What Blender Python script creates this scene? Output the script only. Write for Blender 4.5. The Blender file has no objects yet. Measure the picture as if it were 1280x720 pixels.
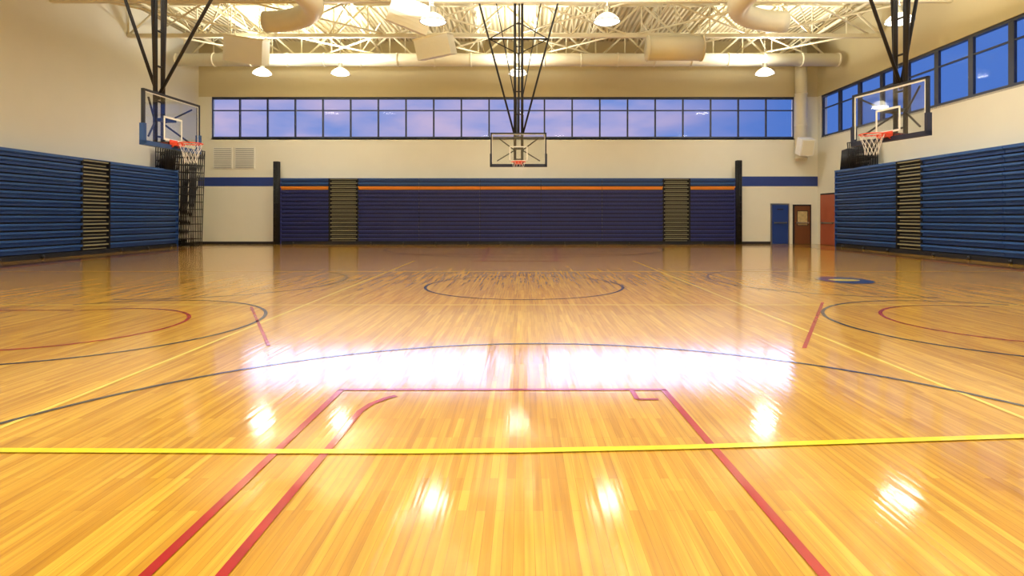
import bpy, math, random
from mathutils import Vector, Matrix
random.seed(4)
sc = bpy.context.scene
try:
    sc.view_settings.view_transform = 'Standard'
except Exception as e:
    print(e)

# ------------------------------------------------------------------ materials
def new_mat(name):
    m = bpy.data.materials.new(name); m.use_nodes = True
    return m, m.node_tree, m.node_tree.nodes["Principled BSDF"]

def paint(name, col, rough=0.5, metal=0.0, var=0.08, scale=3.0, emit=None, estr=0.0, coat=0.0):
    m, nt, b = new_mat(name)
    N = nt.nodes; L = nt.links
    geo = N.new('ShaderNodeNewGeometry')
    no = N.new('ShaderNodeTexNoise'); no.inputs['Scale'].default_value = scale
    no.inputs['Detail'].default_value = 4
    L.new(geo.outputs['Position'], no.inputs['Vector'])
    mx = N.new('ShaderNodeMix'); mx.data_type = 'RGBA'
    mx.inputs['A'].default_value = (*[c*(1-var) for c in col], 1)
    mx.inputs['B'].default_value = (*[min(1, c*(1+var)) for c in col], 1)
    L.new(no.outputs['Fac'], mx.inputs['Factor'])
    L.new(mx.outputs['Result'], b.inputs['Base Color'])
    b.inputs['Roughness'].default_value = rough
    b.inputs['Metallic'].default_value = metal
    b.inputs['Coat Weight'].default_value = coat
    if emit:
        b.inputs['Emission Color'].default_value = (*emit, 1)
        b.inputs['Emission Strength'].default_value = estr
    return m

def varnish(nt, b, bump=True):
    b.inputs['Roughness'].default_value = 0.4
    b.inputs['IOR'].default_value = 1.5
    b.inputs['Specular IOR Level'].default_value = 0.1
    b.inputs['Coat Weight'].default_value = 1.0
    b.inputs['Coat IOR'].default_value = 1.62
    b.inputs['Coat Roughness'].default_value = 0.10
    if bump:
        N = nt.nodes; L = nt.links
        geo = N.new('ShaderNodeNewGeometry')
        mp = N.new('ShaderNodeMapping'); mp.inputs['Scale'].default_value = (24, 1.2, 1)
        no = N.new('ShaderNodeTexNoise'); no.inputs['Scale'].default_value = 1.0
        no.inputs['Detail'].default_value = 1
        bp = N.new('ShaderNodeBump'); bp.inputs['Strength'].default_value = 0.10
        bp.inputs['Distance'].default_value = 0.010
        L.new(geo.outputs['Position'], mp.inputs['Vector'])
        L.new(mp.outputs['Vector'], no.inputs['Vector'])
        L.new(no.outputs['Fac'], bp.inputs['Height'])
        L.new(bp.outputs['Normal'], b.inputs['Coat Normal'])

def floor_mat():
    m, nt, b = new_mat('maple_floor')
    N = nt.nodes; L = nt.links
    geo = N.new('ShaderNodeNewGeometry')
    mp = N.new('ShaderNodeMapping'); mp.inputs['Rotation'].default_value = (0, 0, math.radians(90))
    L.new(geo.outputs['Position'], mp.inputs['Vector'])
    def brick(w, h, c1, c2, mort, off):
        br = N.new('ShaderNodeTexBrick')
        br.inputs['Scale'].default_value = 1.0
        br.inputs['Brick Width'].default_value = w
        br.inputs['Row Height'].default_value = h
        br.inputs['Mortar Size'].default_value = mort
        br.inputs['Mortar Smooth'].default_value = 0.3
        br.inputs['Bias'].default_value = 0.0
        br.offset = off; br.offset_frequency = 2
        br.inputs['Color1'].default_value = c1
        br.inputs['Color2'].default_value = c2
        br.inputs['Mortar'].default_value = (0.42, 0.2, 0.02, 1)
        L.new(mp.outputs['Vector'], br.inputs['Vector'])
        return br
    b1 = brick(0.85, 0.042, (0.62, 0.325, 0.022, 1), (0.80, 0.495, 0.055, 1), 0.001, 0.37)
    b2 = brick(1.7, 0.084, (0.84, 0.79, 0.64, 1), (1, 1, 1, 1), 0.0, 0.61)
    b2.inputs['Mortar'].default_value = (1, 1, 1, 1)
    mul = N.new('ShaderNodeMix'); mul.data_type = 'RGBA'; mul.blend_type = 'MULTIPLY'
    mul.inputs['Factor'].default_value = 1.0
    L.new(b1.outputs['Color'], mul.inputs['A']); L.new(b2.outputs['Color'], mul.inputs['B'])
    mg = N.new('ShaderNodeMapping'); mg.inputs['Scale'].default_value = (38, 1.3, 1)
    L.new(geo.outputs['Position'], mg.inputs['Vector'])
    ng = N.new('ShaderNodeTexNoise'); ng.inputs['Scale'].default_value = 1; ng.inputs['Detail'].default_value = 5
    L.new(mg.outputs['Vector'], ng.inputs['Vector'])
    cr = N.new('ShaderNodeValToRGB')
    cr.color_ramp.elements[0].position = 0.3; cr.color_ramp.elements[0].color = (0.72, 0.62, 0.48, 1)
    cr.color_ramp.elements[1].position = 0.62; cr.color_ramp.elements[1].color = (1, 1, 1, 1)
    L.new(ng.outputs['Fac'], cr.inputs['Fac'])
    m2 = N.new('ShaderNodeMix'); m2.data_type = 'RGBA'; m2.blend_type = 'MULTIPLY'
    m2.inputs['Factor'].default_value = 0.9
    L.new(mul.outputs['Result'], m2.inputs['A']); L.new(cr.outputs['Color'], m2.inputs['B'])
    L.new(m2.outputs['Result'], b.inputs['Base Color'])
    varnish(nt, b)
    return m

def line_mat(name, col):
    m, nt, b = new_mat(name)
    N = nt.nodes; L = nt.links
    geo = N.new('ShaderNodeNewGeometry')
    no = N.new('ShaderNodeTexNoise'); no.inputs['Scale'].default_value = 6; no.inputs['Detail'].default_value = 5
    L.new(geo.outputs['Position'], no.inputs['Vector'])
    mx = N.new('ShaderNodeMix'); mx.data_type = 'RGBA'
    mx.inputs['A'].default_value = (*[c*0.75 for c in col], 1)
    mx.inputs['B'].default_value = (*[min(1, c*1.2+0.01) for c in col], 1)
    L.new(no.outputs['Fac'], mx.inputs['Factor'])
    L.new(mx.outputs['Result'], b.inputs['Base Color'])
    varnish(nt, b)
    return m

def glass_mat(name, tint=(1, 1, 1), gl=0.06):
    m = bpy.data.materials.new(name); m.use_nodes = True
    nt = m.node_tree; N = nt.nodes; L = nt.links
    for n in list(N): N.remove(n)
    out = N.new('ShaderNodeOutputMaterial')
    tr = N.new('ShaderNodeBsdfTransparent'); tr.inputs['Color'].default_value = (*tint, 1)
    g = N.new('ShaderNodeBsdfGlossy'); g.inputs['Roughness'].default_value = 0.03
    mix = N.new('ShaderNodeMixShader'); mix.inputs['Fac'].default_value = gl
    L.new(tr.outputs[0], mix.inputs[1]); L.new(g.outputs[0], mix.inputs[2])
    L.new(mix.outputs[0], out.inputs['Surface'])
    return m

def deck_mat():
    m, nt, b = new_mat('ceiling_deck_paint')
    N = nt.nodes; L = nt.links
    geo = N.new('ShaderNodeNewGeometry')
    wv = N.new('ShaderNodeTexWave'); wv.bands_direction = 'X'
    wv.inputs['Scale'].default_value = 1.6
    L.new(geo.outputs['Position'], wv.inputs['Vector'])
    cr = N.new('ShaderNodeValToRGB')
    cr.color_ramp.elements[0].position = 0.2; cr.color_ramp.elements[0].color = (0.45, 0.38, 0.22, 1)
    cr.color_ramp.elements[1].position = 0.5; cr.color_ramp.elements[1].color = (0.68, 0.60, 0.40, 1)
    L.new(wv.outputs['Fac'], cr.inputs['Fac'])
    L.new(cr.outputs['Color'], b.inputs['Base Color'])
    bp = N.new('ShaderNodeBump'); bp.inputs['Distance'].default_value = 0.05
    L.new(wv.outputs['Fac'], bp.inputs['Height']); L.new(bp.outputs['Normal'], b.inputs['Normal'])
    b.inputs['Roughness'].default_value = 0.6
    return m

M_floor = floor_mat()
M_wall = paint('cream_wall_paint', (0.83, 0.82, 0.72), 0.6, var=0.03, scale=1.2)
M_wall_shade = paint('shaded_wall_paint', (0.64, 0.57, 0.36), 0.6, var=0.04, scale=1.2)  # wall colour darkened to stand in for shade above the windows
M_deck = deck_mat()
M_steel = paint('cream_steel_paint', (0.78, 0.73, 0.53), 0.45, var=0.05)
M_duct = paint('duct_paint', (0.82, 0.78, 0.61), 0.4, var=0.05)
M_black = paint('black_steel', (0.012, 0.013, 0.018), 0.4)
M_frame = paint('window_frame_dark', (0.025, 0.035, 0.07), 0.4)
M_dark = paint('dark_recess', (0.008, 0.009, 0.015), 0.7)
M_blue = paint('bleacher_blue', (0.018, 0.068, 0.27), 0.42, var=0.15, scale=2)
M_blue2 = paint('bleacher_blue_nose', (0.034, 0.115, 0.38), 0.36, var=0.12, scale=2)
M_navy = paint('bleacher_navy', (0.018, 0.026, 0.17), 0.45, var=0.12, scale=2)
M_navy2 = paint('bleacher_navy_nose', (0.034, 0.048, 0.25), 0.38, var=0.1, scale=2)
M_step = paint('aisle_step_olive', (0.30, 0.29, 0.18), 0.5)
M_stripe = paint('stripe_orange', (0.90, 0.32, 0.03), 0.5)
M_bstripe = paint('wall_stripe_blue', (0.02, 0.05, 0.27), 0.5)
M_doorb = paint('door_blue_paint', (0.015, 0.05, 0.27), 0.4)
M_doorr = paint('door_red_paint', (0.42, 0.10, 0.05), 0.45)
M_wood = paint('door_wood_brown', (0.16, 0.055, 0.02), 0.45)
M_post = paint('poster_print', (0.5, 0.4, 0.2), 0.5, var=0.6, scale=7)
M_metal = paint('brushed_metal', (0.5, 0.5, 0.5), 0.3, metal=1.0)
M_rim = paint('rim_orange', (0.75, 0.07, 0.02), 0.35)
M_white = paint('white_enamel', (0.88, 0.88, 0.82), 0.4, var=0.03)
M_net = paint('net_cord', (0.85, 0.83, 0.8), 0.8, var=0.03)
M_pad = paint('backboard_pad', (0.015, 0.02, 0.05), 0.5)
M_padb = paint('backboard_pad_blue', (0.02, 0.07, 0.22), 0.5)
M_bglass = glass_mat('backboard_glass', (0.93, 0.95, 0.95), 0.12)
M_wglass = glass_mat('window_glass', (0.98, 0.99, 1.0), 0.004)
M_lamp = paint('lamp_lens', (1, 1, 1), 0.4, emit=(1.0, 0.96, 0.84), estr=4)
M_hood = paint('lamp_refractor', (0.9, 0.88, 0.8), 0.3, emit=(1.0, 0.92, 0.68), estr=2.8)
M_lred = line_mat('line_red', (0.40, 0.006, 0.012))
M_lblk = line_mat('line_black', (0.02, 0.025, 0.05))
M_lyel = line_mat('line_yellow', (0.92, 0.72, 0.004))
M_lpale = line_mat('line_pale_yellow', (0.9, 0.68, 0.12))
M_lor = line_mat('border_orange', (0.62, 0.20, 0.02))
M_lbr = line_mat('border_dark', (0.10, 0.025, 0.012))
M_lblue = line_mat('logo_blue', (0.02, 0.06, 0.25))

# ------------------------------------------------------------------ mesh builder
class MB:
    def __init__(s): s.v = []; s.f = []; s.mi = []; s.mats = []; s.sm = []
    def m(s, mat):
        if mat not in s.mats: s.mats.append(mat)
        return s.mats.index(mat)
    def add(s, vs, fs, mat, smooth=False):
        o = len(s.v); s.v += [tuple(v) for v in vs]; k = s.m(mat)
        for f in fs:
            s.f.append([i+o for i in f]); s.mi.append(k); s.sm.append(smooth)
    def box(s, x0, x1, y0, y1, z0, z1, mat, rot=None, piv=None):
        vs = [Vector((x, y, z)) for z in (z0, z1) for y in (y0, y1) for x in (x0, x1)]
        if rot is not None:
            p = Vector(piv) if piv else Vector(((x0+x1)/2, (y0+y1)/2, (z0+z1)/2))
            vs = [rot @ (v-p) + p for v in vs]
        s.add(vs, [(0, 2, 3, 1), (4, 5, 7, 6), (0, 1, 5, 4), (2, 6, 7, 3), (0, 4, 6, 2), (1, 3, 7, 5)], mat)
    def tube(s, p, q, r, mat, n=8, r2=None):
        p = Vector(p); q = Vector(q); d = (q-p)
        if d.length < 1e-6: return
        d.normalize()
        a = d.orthogonal().normalized(); b = d.cross(a)
        r2 = r if r2 is None else r2
        vs = []
        for c, rr in ((p, r), (q, r2)):
            for i in range(n):
                t = 2*math.pi*i/n
                vs.append(c + a*math.cos(t)*rr + b*math.sin(t)*rr)
        fs = [(i, (i+1) % n, n+(i+1) % n, n+i) for i in range(n)]
        fs += [tuple(range(n))[::-1], tuple(range(n, 2*n))]
        s.add(vs, fs, mat, n > 6)
    def path(s, pts, r, mat, n=12, closed=False):
        pts = [Vector(p) for p in pts]; k = len(pts); vs = []; up = None
        for i, p in enumerate(pts):
            if closed: d = pts[(i+1) % k]-pts[i-1]
            else: d = pts[min(i+1, k-1)]-pts[max(i-1, 0)]
            d.normalize()
            if up is None: up = d.orthogonal().normalized()
            a = (up - d*up.dot(d)).normalized(); up = a; b = d.cross(a)
            for j in range(n):
                t = 2*math.pi*j/n; vs.append(p+a*math.cos(t)*r+b*math.sin(t)*r)
        fs = []
        for i in range(k if closed else k-1):
            i2 = (i+1) % k
            for j in range(n):
                j2 = (j+1) % n
                fs.append((i*n+j, i*n+j2, i2*n+j2, i2*n+j))
        if not closed: fs += [tuple(range(n))[::-1], tuple(range((k-1)*n, k*n))]
        s.add(vs, fs, mat, True)
    def lathe(s, prof, c, mat, n=20):
        vs = []; c = Vector(c)
        for r, z in prof:
            for j in range(n):
                t = 2*math.pi*j/n; vs.append(c+Vector((r*math.cos(t), r*math.sin(t), z)))
        fs = []
        for i in range(len(prof)-1):
            for j in range(n):
                j2 = (j+1) % n; fs.append((i*n+j, i*n+j2, (i+1)*n+j2, (i+1)*n+j))
        s.add(vs, fs, mat, True)
    def ribbon(s, pts, w, z, mat, closed=False):
        pts = [Vector((p[0], p[1], 0)) for p in pts]; k = len(pts); vs = []
        for i, p in enumerate(pts):
            if closed: d = pts[(i+1) % k]-pts[i-1]
            else: d = pts[min(i+1, k-1)]-pts[max(i-1, 0)]
            d.normalize(); n = Vector((-d.y, d.x, 0))
            vs += [p+n*w/2+Vector((0, 0, z)), p-n*w/2+Vector((0, 0, z))]
        fs = []
        for i in range(k if closed else k-1):
            j = (i+1) % k
            fs.append((2*i, 2*i+1, 2*j+1, 2*j))
        s.add(vs, fs, mat)
    def obj(s, name, loc=(0, 0, 0), rz=0, parent=None):
        me = bpy.data.meshes.new(name)
        me.from_pydata(s.v, [], s.f); me.update()
        for m in s.mats: me.materials.append(m)
        for p, k, sm in zip(me.polygons, s.mi, s.sm):
            p.material_index = k; p.use_smooth = sm
        o = bpy.data.objects.new(name, me); sc.collection.objects.link(o)
        o.location = loc; o.rotation_euler = (0, 0, rz)
        if parent: o.parent = parent
        return o

# ------------------------------------------------------------------ room shell
XL, XR, YF, YB, H = -15.4, 13.9, 27.5, -9.0, 9.6
HT = H-0.06           # top of everything hung from the roof steel
T = 0.3
WZ0, WZ1 = 5.0, 6.97
b = MB(); b.box(XL-T, XR+T, YB-T, YF+T, -0.2, 0, M_floor); b.obj('floor')
b = MB(); b.box(XL-T, XR+T, YB-T, YF+T, H, H+0.2, M_deck); b.obj('ceiling')
WX0, WX1 = -14.8, 12.8
b = MB()
b.box(XL-T, XR+T, YF, YF+T, 0, WZ0, M_wall)
b.box(XL-T, WX0, YF, YF+T, WZ0, WZ1, M_wall)
b.box(WX1, XR+T, YF, YF+T, WZ0, WZ1, M_wall)
b.box(XL-T, XR+T, YF, YF+T, WZ1, H, M_wall_shade)
b.obj('wall_north')
b = MB(); b.box(XL-T, XL, YB, YF, 0, H, M_wall); b.obj('wall_west')
b = MB(); b.box(XL-T, XR+T, YB-T, YB, 0, H, M_wall); b.obj('wall_south')
RY0, RY1 = -6.0, 27.2
b = MB()
b.box(XR, XR+T, YB, YF, 0, WZ0, M_wall)
b.box(XR, XR+T, YB, RY0, WZ0, WZ1, M_wall)
b.box(XR, XR+T, RY1, YF, WZ0, WZ1, M_wall)
b.box(XR, XR+T, YB, YF, WZ1, H, M_wall_shade)
b.obj('wall_east')
b = MB(); b.box(XL, -11.6, YF-0.012, YF, 2.74, 3.16, M_bstripe); b.box(10.2, XR, YF-0.012, YF, 2.74, 3.2, M_bstripe)
b.obj('trim_1')
b = MB(); b.box(XL, -11.6, YF-0.03, YF, 0, 0.12, M_dark); b.box(10.2, 11.7, YF-0.03, YF, 0, 0.12, M_dark)
b.obj('baseboard_north')
b = MB(); b.box(XL, XL+0.03, YB, YF-0.03, 0, 0.12, M_dark); b.obj('baseboard_west')
b = MB(); b.box(XR-0.03, XR, YB, 25.5, 0, 0.12, M_dark); b.obj('baseboard_east')

def window(name, length, ncol, loc, rz, mw):
    b = MB(); z0, z1 = WZ0, WZ1; l = length/2
    b.box(-l, l, -0.02, 0.14, z0, z0+0.09, M_frame)
    b.box(-l, l, -0.02, 0.14, z1-0.1, z1, M_frame)
    b.box(-l, l, 0.0, 0.08, 6.31, 6.36, M_frame)
    for i in range(ncol+1):
        x = -l+length*i/ncol
        b.box(max(-l, x-mw/2), min(l, x+mw/2), -0.01, 0.08, z0, z1, M_frame)
    b.box(-l, l, 0.05, 0.06, z0+0.05, z1-0.05, M_wglass)
    b.box(-l-0.02, l+0.02, -0.06, -0.0201, z0-0.06, z0, M_frame)
    return b.obj(name, loc, rz)
window('window_1', WX1-WX0, 21, ((WX0+WX1)/2, YF+0.06, 0), 0, 0.07)
window('window_2', RY1-RY0, 22, (XR+0.06, (RY0+RY1)/2, 0), math.radians(-90), 0.2)

# ------------------------------------------------------------------ floor markings
def circ(cx, cy, r, a0=0, a1=360, n=72):
    return [(cx+r*math.cos(math.radians(a0+(a1-a0)*i/n)), cy+r*math.sin(math.radians(a0+(a1-a0)*i/n))) for i in range(n+1)]
b = MB()
LW = 0.046
b.ribbon([(-1.36, -1), (-1.36, 4.32)], LW, 0.004, M_lred)
b.ribbon([(-1.085, -1), (-1.085, 3.85), (-1.05, 4.0), (-0.98, 4.12), (-0.92, 4.18)], LW, 0.004, M_lred)
b.ribbon([(1.13, -1), (1.04, 4.32)], LW, 0.004, M_lred)
b.ribbon([(-1.38, 4.33), (1.06, 4.33)], 0.045, 0.004, M_lred)
b.ribbon([(0.80, 4.10), (0.80, 4.3)], 0.035, 0.004, M_lred)
b.ribbon([(0.80, 4.10), (0.95, 4.10)], 0.035, 0.004, M_lred)
b.ribbon(circ(0.15, 2.2, 3.7, -8, 188, 96), 0.045, 0.003, M_lblk)
b.ribbon([(-3.52, 1.6), (-3.52, -4)], 0.045, 0.003, M_lblk)
b.ribbon([(3.82, 1.6), (3.82, -4)], 0.045, 0.003, M_lblk)
b.ribbon([(-13.5, 3.22), (-3, 3.2), (-1.5, 3.185), (-0.7, 3.18), (0, 3.195), (0.8, 3.235), (1.5, 3.29), (3, 3.41), (13, 4.2)], 0.06, 0.006, M_lyel)
b.ribbon(circ(0.0, 10.85, 1.82)[:-1], 0.05, 0.003, M_lblk, True)
b.ribbon(circ(-6.2, 11.6, 2.55, -95, 95), 0.05, 0.003, M_lblk)
b.ribbon(circ(6.4, 11.8, 2.55, 85, 275), 0.05, 0.003, M_lblk)
b.ribbon(circ(-5.3, 6.95, 2.02, -130, 130), 0.045, 0.003, M_lblk)
b.ribbon(circ(-5.45, 6.85, 1.3, -120, 120), 0.045, 0.003, M_lred)
b.ribbon(circ(5.8, 6.95, 1.98, 50, 310), 0.045, 0.003, M_lblk)
b.ribbon(circ(5.95, 7.1, 1.36, 60, 300), 0.045, 0.003, M_lred)
b.ribbon([(-6.2, 8.0), (-13.5, 8.0)], 0.045, 0.003, M_lred)
b.ribbon([(-3.9, 8.3), (-2.55, 5.8)], 0.035, 0.003, M_lred)
b.ribbon([(4.5, 8.75), (2.75, 5.7)], 0.04, 0.003, M_lred)
b.ribbon([(-3.2, -2), (-3.2, 17)], 0.04, 0.0022, M_lpale)
b.ribbon([(3.2, -2), (3.2, 17)], 0.04, 0.0022, M_lpale)
b.ribbon([(-13, 8.5), (13, 8.5)], 0.045, 0.002, M_lpale)
b.ribbon([(-13, 13.7), (13, 13.7)], 0.05, 0.0021, M_lpale)
b.ribbon([(-1.45, 24.5), (-1.2, 16.9)], 0.09, 0.004, M_lred)
b.ribbon([(1.3, 24.5), (0.95, 16.9)], 0.09, 0.004, M_lred)
b.ribbon([(-1.5, 16.9), (1.2, 16.9)], 0.14, 0.0045, M_lred)
b.ribbon([(-4.8, 20.0), (4.6, 20.0)], 0.12, 0.0045, M_lred)
b.ribbon(circ(0.0, 24, 5.6, 180, 360), 0.09, 0.003, M_lblk)
def rect(x0, x1, y0, y1, z, m): b.add([(x0, y0, z), (x1, y0, z), (x1, y1, z), (x0, y1, z)], [(0, 1, 2, 3)], m)
rect(-13.75, -13.3, -7, 25.4, 0.003, M_lbr); rect(12.1, 12.4, -7, 25.4, 0.003, M_lbr)
rect(-13.3, -12.9, -7, 25.0, 0.0035, M_lor); rect(11.8, 12.1, -7, 25.0, 0.0035, M_lor)
rect(-13.3, 12.1, 24.6, 25.0, 0.0038, M_lor); rect(-13.75, 12.4, 25.0, 25.4, 0.0032, M_lbr)
b.obj('court_line_markings')
b = MB()
pts = circ(6.5, 11.8, 0.5)[:-1]
b.add([(x, 11.8+(y-11.8)*1.3, 0.005) for x, y in pts], [tuple(range(len(pts)))], M_lblue)
pts = circ(6.5, 11.8, 0.3)[:-1]
b.add([(x, 11.8+(y-11.8)*0.7, 0.006) for x, y in pts], [tuple(range(len(pts)))], M_lpale)
b.obj('court_logo')

# ------------------------------------------------------------------ bleachers
def bleachers(name, length, height, rows, loc, rz, face, nose, aisles, depth=0.55, stripe=None, secw=3.0):
    b = MB(); l = length/2; base = 0.14
    b.box(-l+0.02, l-0.02, 0.12, depth, 0.0, height-0.03, M_dark)
    b.box(-l+0.05, l-0.05, 0.05, 0.12, 0.0, base, M_dark)
    rh = (height-base)/rows
    cuts = [-l]
    for a0, a1 in aisles: cuts += [a0, a1]
    cuts.append(l)
    for k in range(0, len(cuts), 2):
        x0, x1 = cuts[k], cuts[k+1]
        n = max(1, round((x1-x0)/secw))
        for j in range(n):
            s0 = x0+(x1-x0)*j/n+0.01; s1 = x0+(x1-x0)*(j+1)/n-0.01
            for i in range(rows):
                z = base+i*rh
                mf, mn = face, nose
                if stripe is not None:
                    if i > stripe: mf, mn = M_blue, M_blue2
                    if i == stripe: mn = mf = M_stripe
                jj = 0.004*random.random()
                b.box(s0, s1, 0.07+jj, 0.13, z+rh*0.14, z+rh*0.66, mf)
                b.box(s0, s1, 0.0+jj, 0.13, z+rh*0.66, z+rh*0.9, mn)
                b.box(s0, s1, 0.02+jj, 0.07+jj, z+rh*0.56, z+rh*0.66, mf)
        x = x0+0.6
        while x < x1-0.3:
            b.tube((x-0.03, 0.04, 0.06), (x+0.03, 0.04, 0.06), 0.06, M_black, 12); x += 1.5
    for a0, a1 in aisles:
        for i in range(rows):
            z = base+i*rh
            b.box(a0+0.06, a1-0.06, 0.03, 0.13, z+rh*0.64, z+rh*0.84, M_step)
            b.box(a0+0.12, a1-0.12, 0.08, 0.13, z+rh*0.15, z+rh*0.27, M_step)
        for a in (a0, a1):
            b.box(a-0.02, a+0.02, 0.02, 0.13, base, height, M_dark)
    b.box(-l, -l+0.03, 0.02, depth, 0, height, face); b.box(l-0.03, l, 0.02, depth, 0, height, face)
    b.box(-l, l, 0.0, depth, height-0.02, height, nose)
    return b.obj(name, loc, rz)
Lside = 24.9-(-6.5); cy = (24.9-6.5)/2
def ay(y): return y-cy
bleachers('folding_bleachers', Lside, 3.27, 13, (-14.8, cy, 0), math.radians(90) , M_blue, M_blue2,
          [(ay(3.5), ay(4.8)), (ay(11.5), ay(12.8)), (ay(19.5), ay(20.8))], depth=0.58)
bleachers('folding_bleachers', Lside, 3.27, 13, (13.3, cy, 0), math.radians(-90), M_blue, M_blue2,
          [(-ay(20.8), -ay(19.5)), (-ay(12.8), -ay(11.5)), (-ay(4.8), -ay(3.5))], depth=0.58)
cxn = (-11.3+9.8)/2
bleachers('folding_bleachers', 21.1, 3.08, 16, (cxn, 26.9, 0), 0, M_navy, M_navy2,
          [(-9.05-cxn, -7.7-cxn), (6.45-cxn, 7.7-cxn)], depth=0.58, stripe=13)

def rails(name, loc, rz, w, z0, z1, n, lean=0.0):
    b = MB()
    for k in range(n):
        y = 0.09*k; l = lean*k
        for x in (0, w*0.5, w):
            b.tube((x+l, y, z0), (x+l*2, y, z1), 0.022, M_black)
        nb = max(3, int((z1-z0)/0.16))
        for i in range(nb+1):
            z = z0+(z1-z0)*i/nb
            if i % 2 == 0 or i in (0, nb):
                f = i/nb
                b.tube((l*(1+f), y, z), (w+l*(1+f), y, z), 0.016, M_black)
        b.tube((l, y, z0), (w+2*l, y, z1), 0.014, M_black)
    return b.obj(name, loc, rz)
rails('folded_guard_rail', (-15.2, 25.15, 0), 0, 0.75, 0.0, 4.2, 8, 0.02)
rails('folded_guard_rail', (-15.15, 23.9, 0), 0, 0.4, 3.27, 4.3, 8, 0.02)
rails('folded_guard_rail', (13.35, 22.6, 0), 0, 0.4, 3.27, 4.3, 12, -0.01)
rails('folded_guard_rail', (13.35, 24.0, 0), 0, 0.35, 3.27, 4.1, 8, 0.01)
rails('folded_guard_rail', (-11.62, 26.95, 0), 0, 0.22, 0.0, 3.85, 3, 0.0)
rails('folded_guard_rail', (9.88, 26.95, 0), 0, 0.22, 0.0, 3.9, 3, 0.0)

# ------------------------------------------------------------------ doors etc.
def door(name, w, h, mat, loc, rz, kind):
    b = MB()
    b.box(-w/2-0.07, w/2+0.07, -0.04, -0.001, 0, h+0.07, M_metal if kind == 'b' else M_dark)
    b.box(-w/2, w/2, -0.07, -0.04, 0.01, h, mat)
    if kind == 'b':
        b.box(-0.2*w, 0.2*w, -0.076, -0.07, h*0.9-0.05, h*0.9, M_dark)
    if kind == 'p':
        b.box(-w*0.32, w*0.32, -0.08, -0.07, h*0.5, h*0.86, M_post)
        b.box(-w*0.36, w*0.36, -0.075, -0.07, h*0.48, h*0.88, M_dark)
    b.box(-w*0.4, w*0.4, -0.13, -0.09, 0.98, 1.04, M_metal)
    b.box(-w*0.4, -w*0.36, -0.1, -0.07, 0.97, 1.05, M_metal); b.box(w*0.36, w*0.4, -0.1, -0.07, 0.97, 1.05, M_metal)
    return b.obj(name, loc, rz)
door('door_1', 0.74, 1.85, M_doorb, (12.1, YF, 0), 0, 'b')
door('door_2', 0.72, 1.8, M_wood, (13.15, YF, 0), 0, 'p')
door('door_3', 1.3, 2.3, M_doorr, (XR, 26.45, 0), math.radians(-90), 'r')

def vent(loc, w, h):
    b = MB()
    b.box(-w/2, w/2, -0.04, 0, -h/2, h/2, M_white)
    n = 10
    for i in range(n):
        z = -h/2+0.06+(h-0.12)*i/(n-1)
        b.box(-w/2+0.05, w/2-0.05, -0.06, -0.04, z-0.012, z+0.022, M_metal)
    b.obj('air_vent', loc)
vent((-14.25, YF, 4.07), 0.9, 1.0); vent((-13.2, YF, 4.07), 0.95, 1.0)

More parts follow.
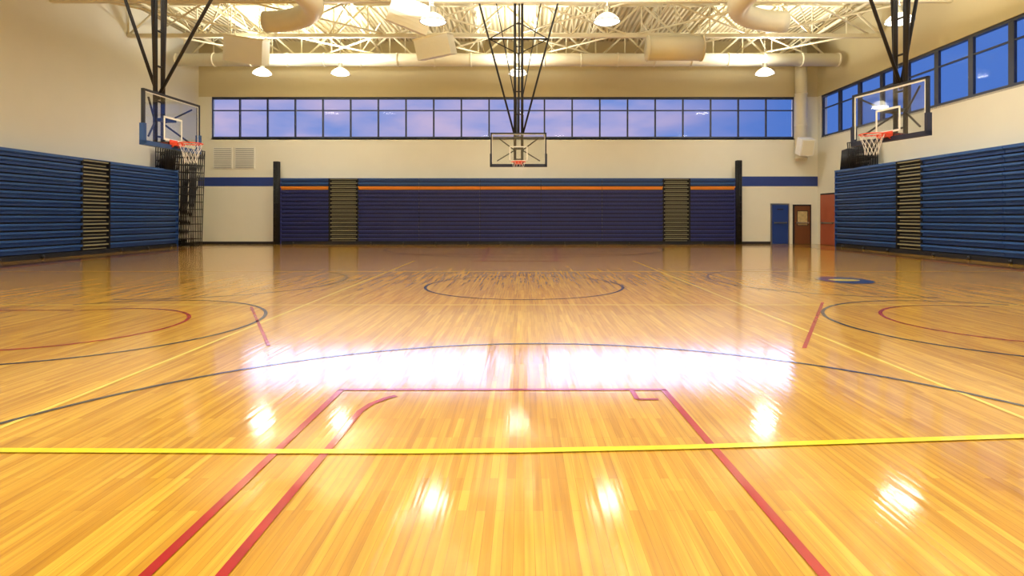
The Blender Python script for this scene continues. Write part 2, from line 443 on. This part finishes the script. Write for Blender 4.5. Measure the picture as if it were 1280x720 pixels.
# ------------------------------------------------------------------ hoops
def hoop(loc, rz, fore, aft, side, pad, wl=0.02):
    b = MB(); zt = HT-loc[2]
    hw, z0, z1 = 0.915, 2.97, 4.04
    b.box(-hw+0.03, hw-0.03, -0.008, 0.008, z0+0.03, z1-0.03, M_bglass)
    fr = 0.045
    b.box(-hw, hw, -0.03, 0.03, z1-fr, z1, M_black)
    b.box(-hw, hw, -0.03, 0.03, z0, z0+fr, M_black)
    for sx in (-1, 1):
        b.box(min(sx*hw, sx*(hw-fr)), max(sx*hw, sx*(hw-fr)), -0.03, 0.03, z0, z1, M_black)
        b.box(min(sx*(hw+0.02), sx*(hw-0.05)), max(sx*(hw+0.02), sx*(hw-0.05)), -0.05, 0.05, z0-0.03, z0+0.38, pad)
    b.box(-hw-0.02, hw+0.02, -0.05, 0.05, z0-0.05, z0+0.04, pad)
    def sq(x0, x1, za, zb): b.box(x0, x1, -0.014, -0.009, za, zb, M_white)
    sq(-0.3, 0.3, 3.56, 3.6); sq(-0.3, 0.3, 3.1, 3.14); sq(-0.3, -0.26, 3.1, 3.6); sq(0.26, 0.3, 3.1, 3.6)
    sq(-hw+fr, hw-fr, z1-fr-wl, z1-fr); sq(-hw+fr, -hw+fr+wl, z0+0.1, z1-fr); sq(hw-fr-wl, hw-fr, z0+0.1, z1-fr)
    ry = -0.40; R = 0.228
    b.path([(R*math.cos(t*math.pi/16), ry+R*math.sin(t*math.pi/16), 3.05) for t in range(32)], 0.012, M_rim, 8, True)
    b.box(-0.12, 0.12, -0.18, -0.009, 3.0, 3.07, M_rim); b.box(-0.12, 0.12, -0.03, -0.009, 2.94, 3.12, M_rim)
    b.tube((-0.1, -0.03, 2.96), (-0.12, ry+0.2, 3.04), 0.01, M_rim); b.tube((0.1, -0.03, 2.96), (0.12, ry+0.2, 3.04), 0.01, M_rim)
    prof = [(0.225, 3.04), (0.19, 2.94), (0.155, 2.84), (0.13, 2.74), (0.12, 2.64)]
    n = 12
    for k in range(len(prof)-1):
        for i in range(n):
            off = 0.5*(k % 2)
            a0 = 2*math.pi*(i+off)/n
            for d in (-0.5, 0.5):
                a1 = 2*math.pi*(i+off+d)/n
                r0, za = prof[k]; r1, zb = prof[k+1]
                b.tube((r0*math.cos(a0), ry+r0*math.sin(a0), za), (r1*math.cos(a1), ry+r1*math.sin(a1), zb), 0.003, M_net, 4)
    ym = 0.3
    for sx in (-0.12, 0.12):
        b.tube((sx, ym, 2.98), (sx, ym, zt), 0.045, M_black, 10)
    z = 3.2
    while z < zt-0.2:
        b.tube((-0.13, ym, z), (0.13, ym, z+0.0), 0.022, M_black, 6); z += 0.75
    for sx in (-0.7, 0.7):
        for zz in (3.12, 3.9):
            b.tube((sx, 0.03, zz), (math.copysign(0.13, sx), ym, 3.5), 0.02, M_black, 6)
    for zz in (3.05, 3.55): b.box(-0.14, 0.14, 0.01, ym, zz-0.03, zz+0.03, M_black)
    for sx in (-1, 1):
        b.tube((sx*0.12, ym, 3.95), (sx*side, ym, zt-0.05), 0.032, M_black, 8)
        if side > 1.2: b.tube((sx*0.12, ym, 5.2), (sx*side*0.6, ym, zt-0.05), 0.018, M_black, 6)
    if side > 1.2:
        zc = 7.2; f = (zc-3.95)/(zt-3.95); xx = 0.12+(side-0.12)*f
        b.tube((-xx, ym, zc), (xx, ym, zc), 0.03, M_black, 8)
        b.tube((-xx, ym, zc), (0, ym, zc+0.55), 0.018, M_black, 6); b.tube((xx, ym, zc), (0, ym, zc+0.55), 0.018, M_black, 6)
        b.tube((-xx, ym, zc), (0, ym, zc-0.5), 0.018, M_black, 6); b.tube((xx, ym, zc), (0, ym, zc-0.5), 0.018, M_black, 6)
    if aft: b.tube((0, ym, 4.0), (0, ym+aft, zt-0.03), 0.035, M_black, 8)
    if fore: b.tube((0, ym, 4.1), (0, ym-fore, zt-0.03), 0.035, M_black, 8)
    b.box(-side-0.1, side+0.1, ym-0.05, ym+0.05, zt-0.1, zt, M_black)
    b.box(-0.2, 0.2, ym-0.12, ym+0.12, zt-0.55, zt-0.12, M_black)
    return b.obj('basketball_hoop', loc, rz)
hoop((-0.18, 19.0, 0), 0, 0, 3.0, 1.6, M_pad)
hoop((-7.50, 12.4, -0.20), math.radians(87), 3.2, 2.0, 0.35, M_padb)
hoop((7.4, 11.8, -0.10), math.radians(-77), 2.4, 1.2, 0.35, M_pad, wl=0.035)

# ------------------------------------------------------------------ roof steel and ducts
def truss(y, zb=8.35, zt=H-0.04, n=22):
    b = MB(); x0, x1 = XL+0.01, XR-0.01
    b.box(x0, x1, y-0.09, y+0.09, zt-0.08, zt+0.04, M_steel)
    b.box(x0, x1, y-0.08, y+0.08, zb-0.09, zb+0.05, M_steel)
    d = (x1-x0)/n
    for i in range(n):
        xa = x0+i*d
        if i % 2 == 0: b.tube((xa, y, zb), (xa+d, y, zt), 0.045, M_steel, 6)
        else: b.tube((xa, y, zt), (xa+d, y, zb), 0.045, M_steel, 6)
        b.tube((xa, y, zb), (xa, y, zt), 0.03, M_steel, 6)
    b.obj('roof_truss')
ys = [26.3, 22.6, 18.9, 15.2, 11.5, 7.8, 4.1, 0.4, -3.3, -7]
for y in ys: truss(y)
b = MB()
for i in range(12):
    x = XL+1.6+i*2.38
    b.box(x-0.04, x+0.04, YB+0.01, YF-0.01, 8.95, 9.03, M_steel)
    b.box(x-0.05, x+0.05, YB+0.01, YF-0.01, H-0.1, H, M_steel)
    yy = YB+0.3; k = 0
    while yy < YF-0.9:
        b.tube((x, yy, 8.99 if k % 2 else H-0.06), (x, yy+0.8, H-0.06 if k % 2 else 8.99), 0.02, M_steel, 5)
        yy += 0.8; k += 1
b.obj('roof_joists')
b = MB()
for j in range(len(ys)-1):
    for i in range(6):
        x = XL+1+i*4.7
        b.tube((x, ys[j], 8.4), (x+4.3, ys[j+1], 8.45), 0.035, M_steel, 6)
        b.tube((x+4.3, ys[j], 8.4), (x, ys[j+1], 8.45), 0.035, M_steel, 6)
        b.tube((x+2.1, ys[j], 8.35), (x+3.6, ys[j]-1.6, H-0.05), 0.03, M_steel, 6)
        b.tube((x+2.1, ys[j], 8.35), (x+0.6, ys[j]-1.6, H-0.05), 0.03, M_steel, 6)
b.obj('roof_cross_bracing')

def duct_straight(p, q, r):
    b = MB(); b.tube(p, q, r, M_duct, 24)
    p = Vector(p); q = Vector(q); n = int((q-p).length/1.5); d = (q-p).normalized()
    for i in range(n+1):
        c = p+(q-p)*i/max(n, 1)
        b.tube(c-d*0.03, c+d*0.03, r+0.025, M_duct, 24)
    for i in range(0, n+1, 2):
        c = p+(q-p)*(i+0.2)/max(n, 1)
        if (c-q).dot(d) < 0:
            b.tube(c+Vector((0, 0, r)), (c.x, c.y, HT), 0.012, M_steel, 5)
    b.obj('air_duct')
duct_straight((-14.9, 25.0, 8.05), (13.5, 25.0, 8.05), 0.27)
duct_straight((4.6, 21.6, 7.55), (6.6, 21.6, 7.55), 0.45)
def duct_curve(pts, r):
    b = MB(); b.path(pts, r, M_duct, 20)
    c = Vector(pts[len(pts)//2]); b.tube(c, (c.x, c.y, HT), 0.02, M_steel, 6)
    b.obj('air_duct')
duct_curve([(-8.9+2.3*math.sin(math.pi/2*i/12), 20-2.3*(1-math.cos(math.pi/2*i/12)), 8.0) for i in range(13)]+[(-6.6, 10, 8.0), (-6.6, -6, 8.0)], 0.36)
duct_curve([(9.0-2.3*math.sin(math.pi/2*i/12), 20-2.3*(1-math.cos(math.pi/2*i/12)), 8.0) for i in range(13)]+[(6.7, 10, 8.0), (6.7, -6, 8.0)], 0.36)
b = MB(); b.tube((12.95, 27.15, 3.9), (12.95, 27.15, HT), 0.26, M_duct, 20)
for z in (4.0, 5.5, 7.0, 8.5): b.tube((12.95, 27.15, z), (12.95, 27.15, z+0.06), 0.285, M_duct, 20)
b.obj('downpipe_duct')
b = MB()
b.box(-0.3, 0.3, -0.3, 0.2, 0, 0.75, M_white, Matrix.Rotation(math.radians(20), 3, 'X'))
b.box(-0.25, 0.25, -0.33, -0.3, 0.05, 0.7, M_duct, Matrix.Rotation(math.radians(20), 3, 'X'), (0, -0.05, 0.375))
b.box(-0.05, 0.05, 0.1, 0.49, 0.3, 0.4, M_metal)
b.obj('loudspeaker', (12.75, 26.38, 4.1))

def heater(loc, w, h, d, tilt, yaw):
    b = MB(); R = Matrix.Rotation(tilt, 3, 'Y') @ Matrix.Rotation(0.25, 3, 'X')
    b.box(-w/2, w/2, -d/2, d/2, -h/2, h/2, M_white, R, (0, 0, 0))
    for i in range(6):
        z = -h/2+0.12+(h-0.24)*i/5
        b.box(-w/2+0.08, w/2-0.08, -d/2-0.015, -d/2, z-0.01, z+0.01, M_white, R, (0, 0, 0))
    b.box(-w/2-0.03, w/2+0.03, -d/2-0.01, d/2+0.01, h/2-0.05, h/2+0.01, M_duct, R, (0, 0, 0))
    for sx in (-1, 1):
        for sy in (-1, 1):
            p = R @ Vector((sx*w*0.4, sy*d*0.4, h/2)); b.tube(p, (p.x, p.y, HT-loc[2]), 0.015, M_steel, 5)
    b.obj('unit_heater', loc, yaw)
heater((-10.5, 22.0, 7.6), 1.4, 0.95, 0.8, 0.12, 0.1)
heater((-3.05, 20.0, 7.15), 1.2, 0.7, 0.8, -0.15, -0.2)
heater((-3.45, 17.6, 7.4), 1.25, 0.8, 0.7, 0.3, 0.3)

# ------------------------------------------------------------------ high bay lamps
def lamp(x, y, z, power=230, up=150):
    b = MB()
    b.lathe([(0.0, 0.42), (0.09, 0.42), (0.1, 0.24), (0.13, 0.22), (0.14, 0.2)], (0, 0, 0), M_metal)
    b.lathe([(0.14, 0.22), (0.24, 0.16), (0.33, 0.07), (0.38, 0.0)], (0, 0, 0), M_hood)
    b.lathe([(0.385, 0.0), (0.37, -0.02), (0.36, 0.0)], (0, 0, 0), M_metal)
    b.lathe([(0.36, 0.0), (0.25, -0.05), (0.12, -0.075), (0.001, -0.08)], (0, 0, 0), M_lamp)
    b.tube((0, 0, 0.4), (0, 0, HT-z), 0.015, M_metal, 6)
    o = b.obj('high_bay_lamp', (x, y, z))
    for nm, e, dz, rx, col in (('lamp_glow', power, -0.1, 0, (1.0, 0.94, 0.82)), ('lamp_uplight', up, 0.45, math.pi, (1.0, 0.95, 0.84))):
        ld = bpy.data.lights.new(nm, 'AREA'); ld.shape = 'DISK'; ld.size = 0.7
        ld.energy = e; ld.color = col
        lo = bpy.data.objects.new(nm, ld); sc.collection.objects.link(lo)
        lo.parent = o; lo.location = (0, 0, dz); lo.rotation_euler = (rx, 0, 0)
lamp(-10.55, 23.4, 7.05, 80, 300); lamp(-7.4, 23.4, 7.05, 40, 300); lamp(-0.25, 23.4, 7.05, 60, 300); lamp(9.7, 23.4, 7.05, 100, 300)
for x, p in ((-2.57, 30), (2.34, 30), (10.6, 90)): lamp(x, 16.4, 6.8, p, 330)
for y in (9.5, 3.0, -4.0):
    for x in (-10.5, -3.6, 3.2, 10.0): lamp(x, y, 7.0, 230 if y > 5 else 175, 200)

# ------------------------------------------------------------------ world: dusk sky, low lavender haze, plus an added bright patch feeding the floor glare
w = bpy.data.worlds.new('dusk_sky'); sc.world = w; w.use_nodes = True
nt = w.node_tree; N = nt.nodes; L = nt.links
bg = N['Background']
tc = N.new('ShaderNodeTexCoord'); sp = N.new('ShaderNodeSeparateXYZ')
L.new(tc.outputs['Generated'], sp.inputs[0])
def math_n(op, a, b_=None, clamp=False):
    n = N.new('ShaderNodeMath'); n.operation = op; n.use_clamp = clamp
    for i, v in enumerate((a, b_)):
        if v is None: continue
        if isinstance(v, (int, float)): n.inputs[i].default_value = v
        else: L.new(v, n.inputs[i])
    return n.outputs[0]
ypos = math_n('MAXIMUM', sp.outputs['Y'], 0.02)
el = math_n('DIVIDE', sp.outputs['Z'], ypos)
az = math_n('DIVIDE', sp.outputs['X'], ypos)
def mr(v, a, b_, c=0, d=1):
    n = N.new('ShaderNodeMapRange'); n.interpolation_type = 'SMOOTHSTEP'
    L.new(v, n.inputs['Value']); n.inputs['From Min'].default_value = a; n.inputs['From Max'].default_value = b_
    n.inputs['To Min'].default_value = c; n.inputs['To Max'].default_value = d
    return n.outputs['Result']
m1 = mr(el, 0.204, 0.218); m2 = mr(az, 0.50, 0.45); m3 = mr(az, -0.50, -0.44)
glare_patch = math_n('MULTIPLY', math_n('MULTIPLY', m1, m2), m3)  # added sky brightness, masked to show mainly in the floor's window reflection
no = N.new('ShaderNodeTexNoise'); no.inputs['Scale'].default_value = 6; no.inputs['Detail'].default_value = 5
mp = N.new('ShaderNodeMapping'); mp.inputs['Scale'].default_value = (1, 1, 3)
L.new(tc.outputs['Generated'], mp.inputs['Vector']); L.new(mp.outputs['Vector'], no.inputs['Vector'])
cr = N.new('ShaderNodeValToRGB')
cr.color_ramp.elements[0].position = 0.35; cr.color_ramp.elements[0].color = (0.20, 0.30, 0.70, 1)
cr.color_ramp.elements[1].position = 0.62; cr.color_ramp.elements[1].color = (0.56, 0.46, 0.70, 1)
L.new(no.outputs['Fac'], cr.inputs['Fac'])
mxe = N.new('ShaderNodeMix'); mxe.data_type = 'RGBA'
L.new(mr(az, 0.12, 0.5), mxe.inputs['Factor']); L.new(cr.outputs['Color'], mxe.inputs['A'])
mxe.inputs['B'].default_value = (0.08, 0.19, 0.60, 1)
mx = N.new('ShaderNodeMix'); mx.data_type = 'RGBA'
L.new(glare_patch, mx.inputs['Factor']); L.new(mxe.outputs['Result'], mx.inputs['A'])
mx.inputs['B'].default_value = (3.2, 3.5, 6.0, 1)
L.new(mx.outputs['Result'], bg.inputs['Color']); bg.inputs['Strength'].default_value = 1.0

# ------------------------------------------------------------------ camera
cd = bpy.data.cameras.new('camera'); cam = bpy.data.objects.new('camera', cd); sc.collection.objects.link(cam)
cam.location = (0, 0, 1.29); cam.rotation_euler = (math.radians(90), 0, 0)
cd.sensor_width = 36; cd.lens = 36*726/1280
cd.shift_y = -89/1280; cd.shift_x = -15/1280
cd.clip_end = 300
sc.camera = cam
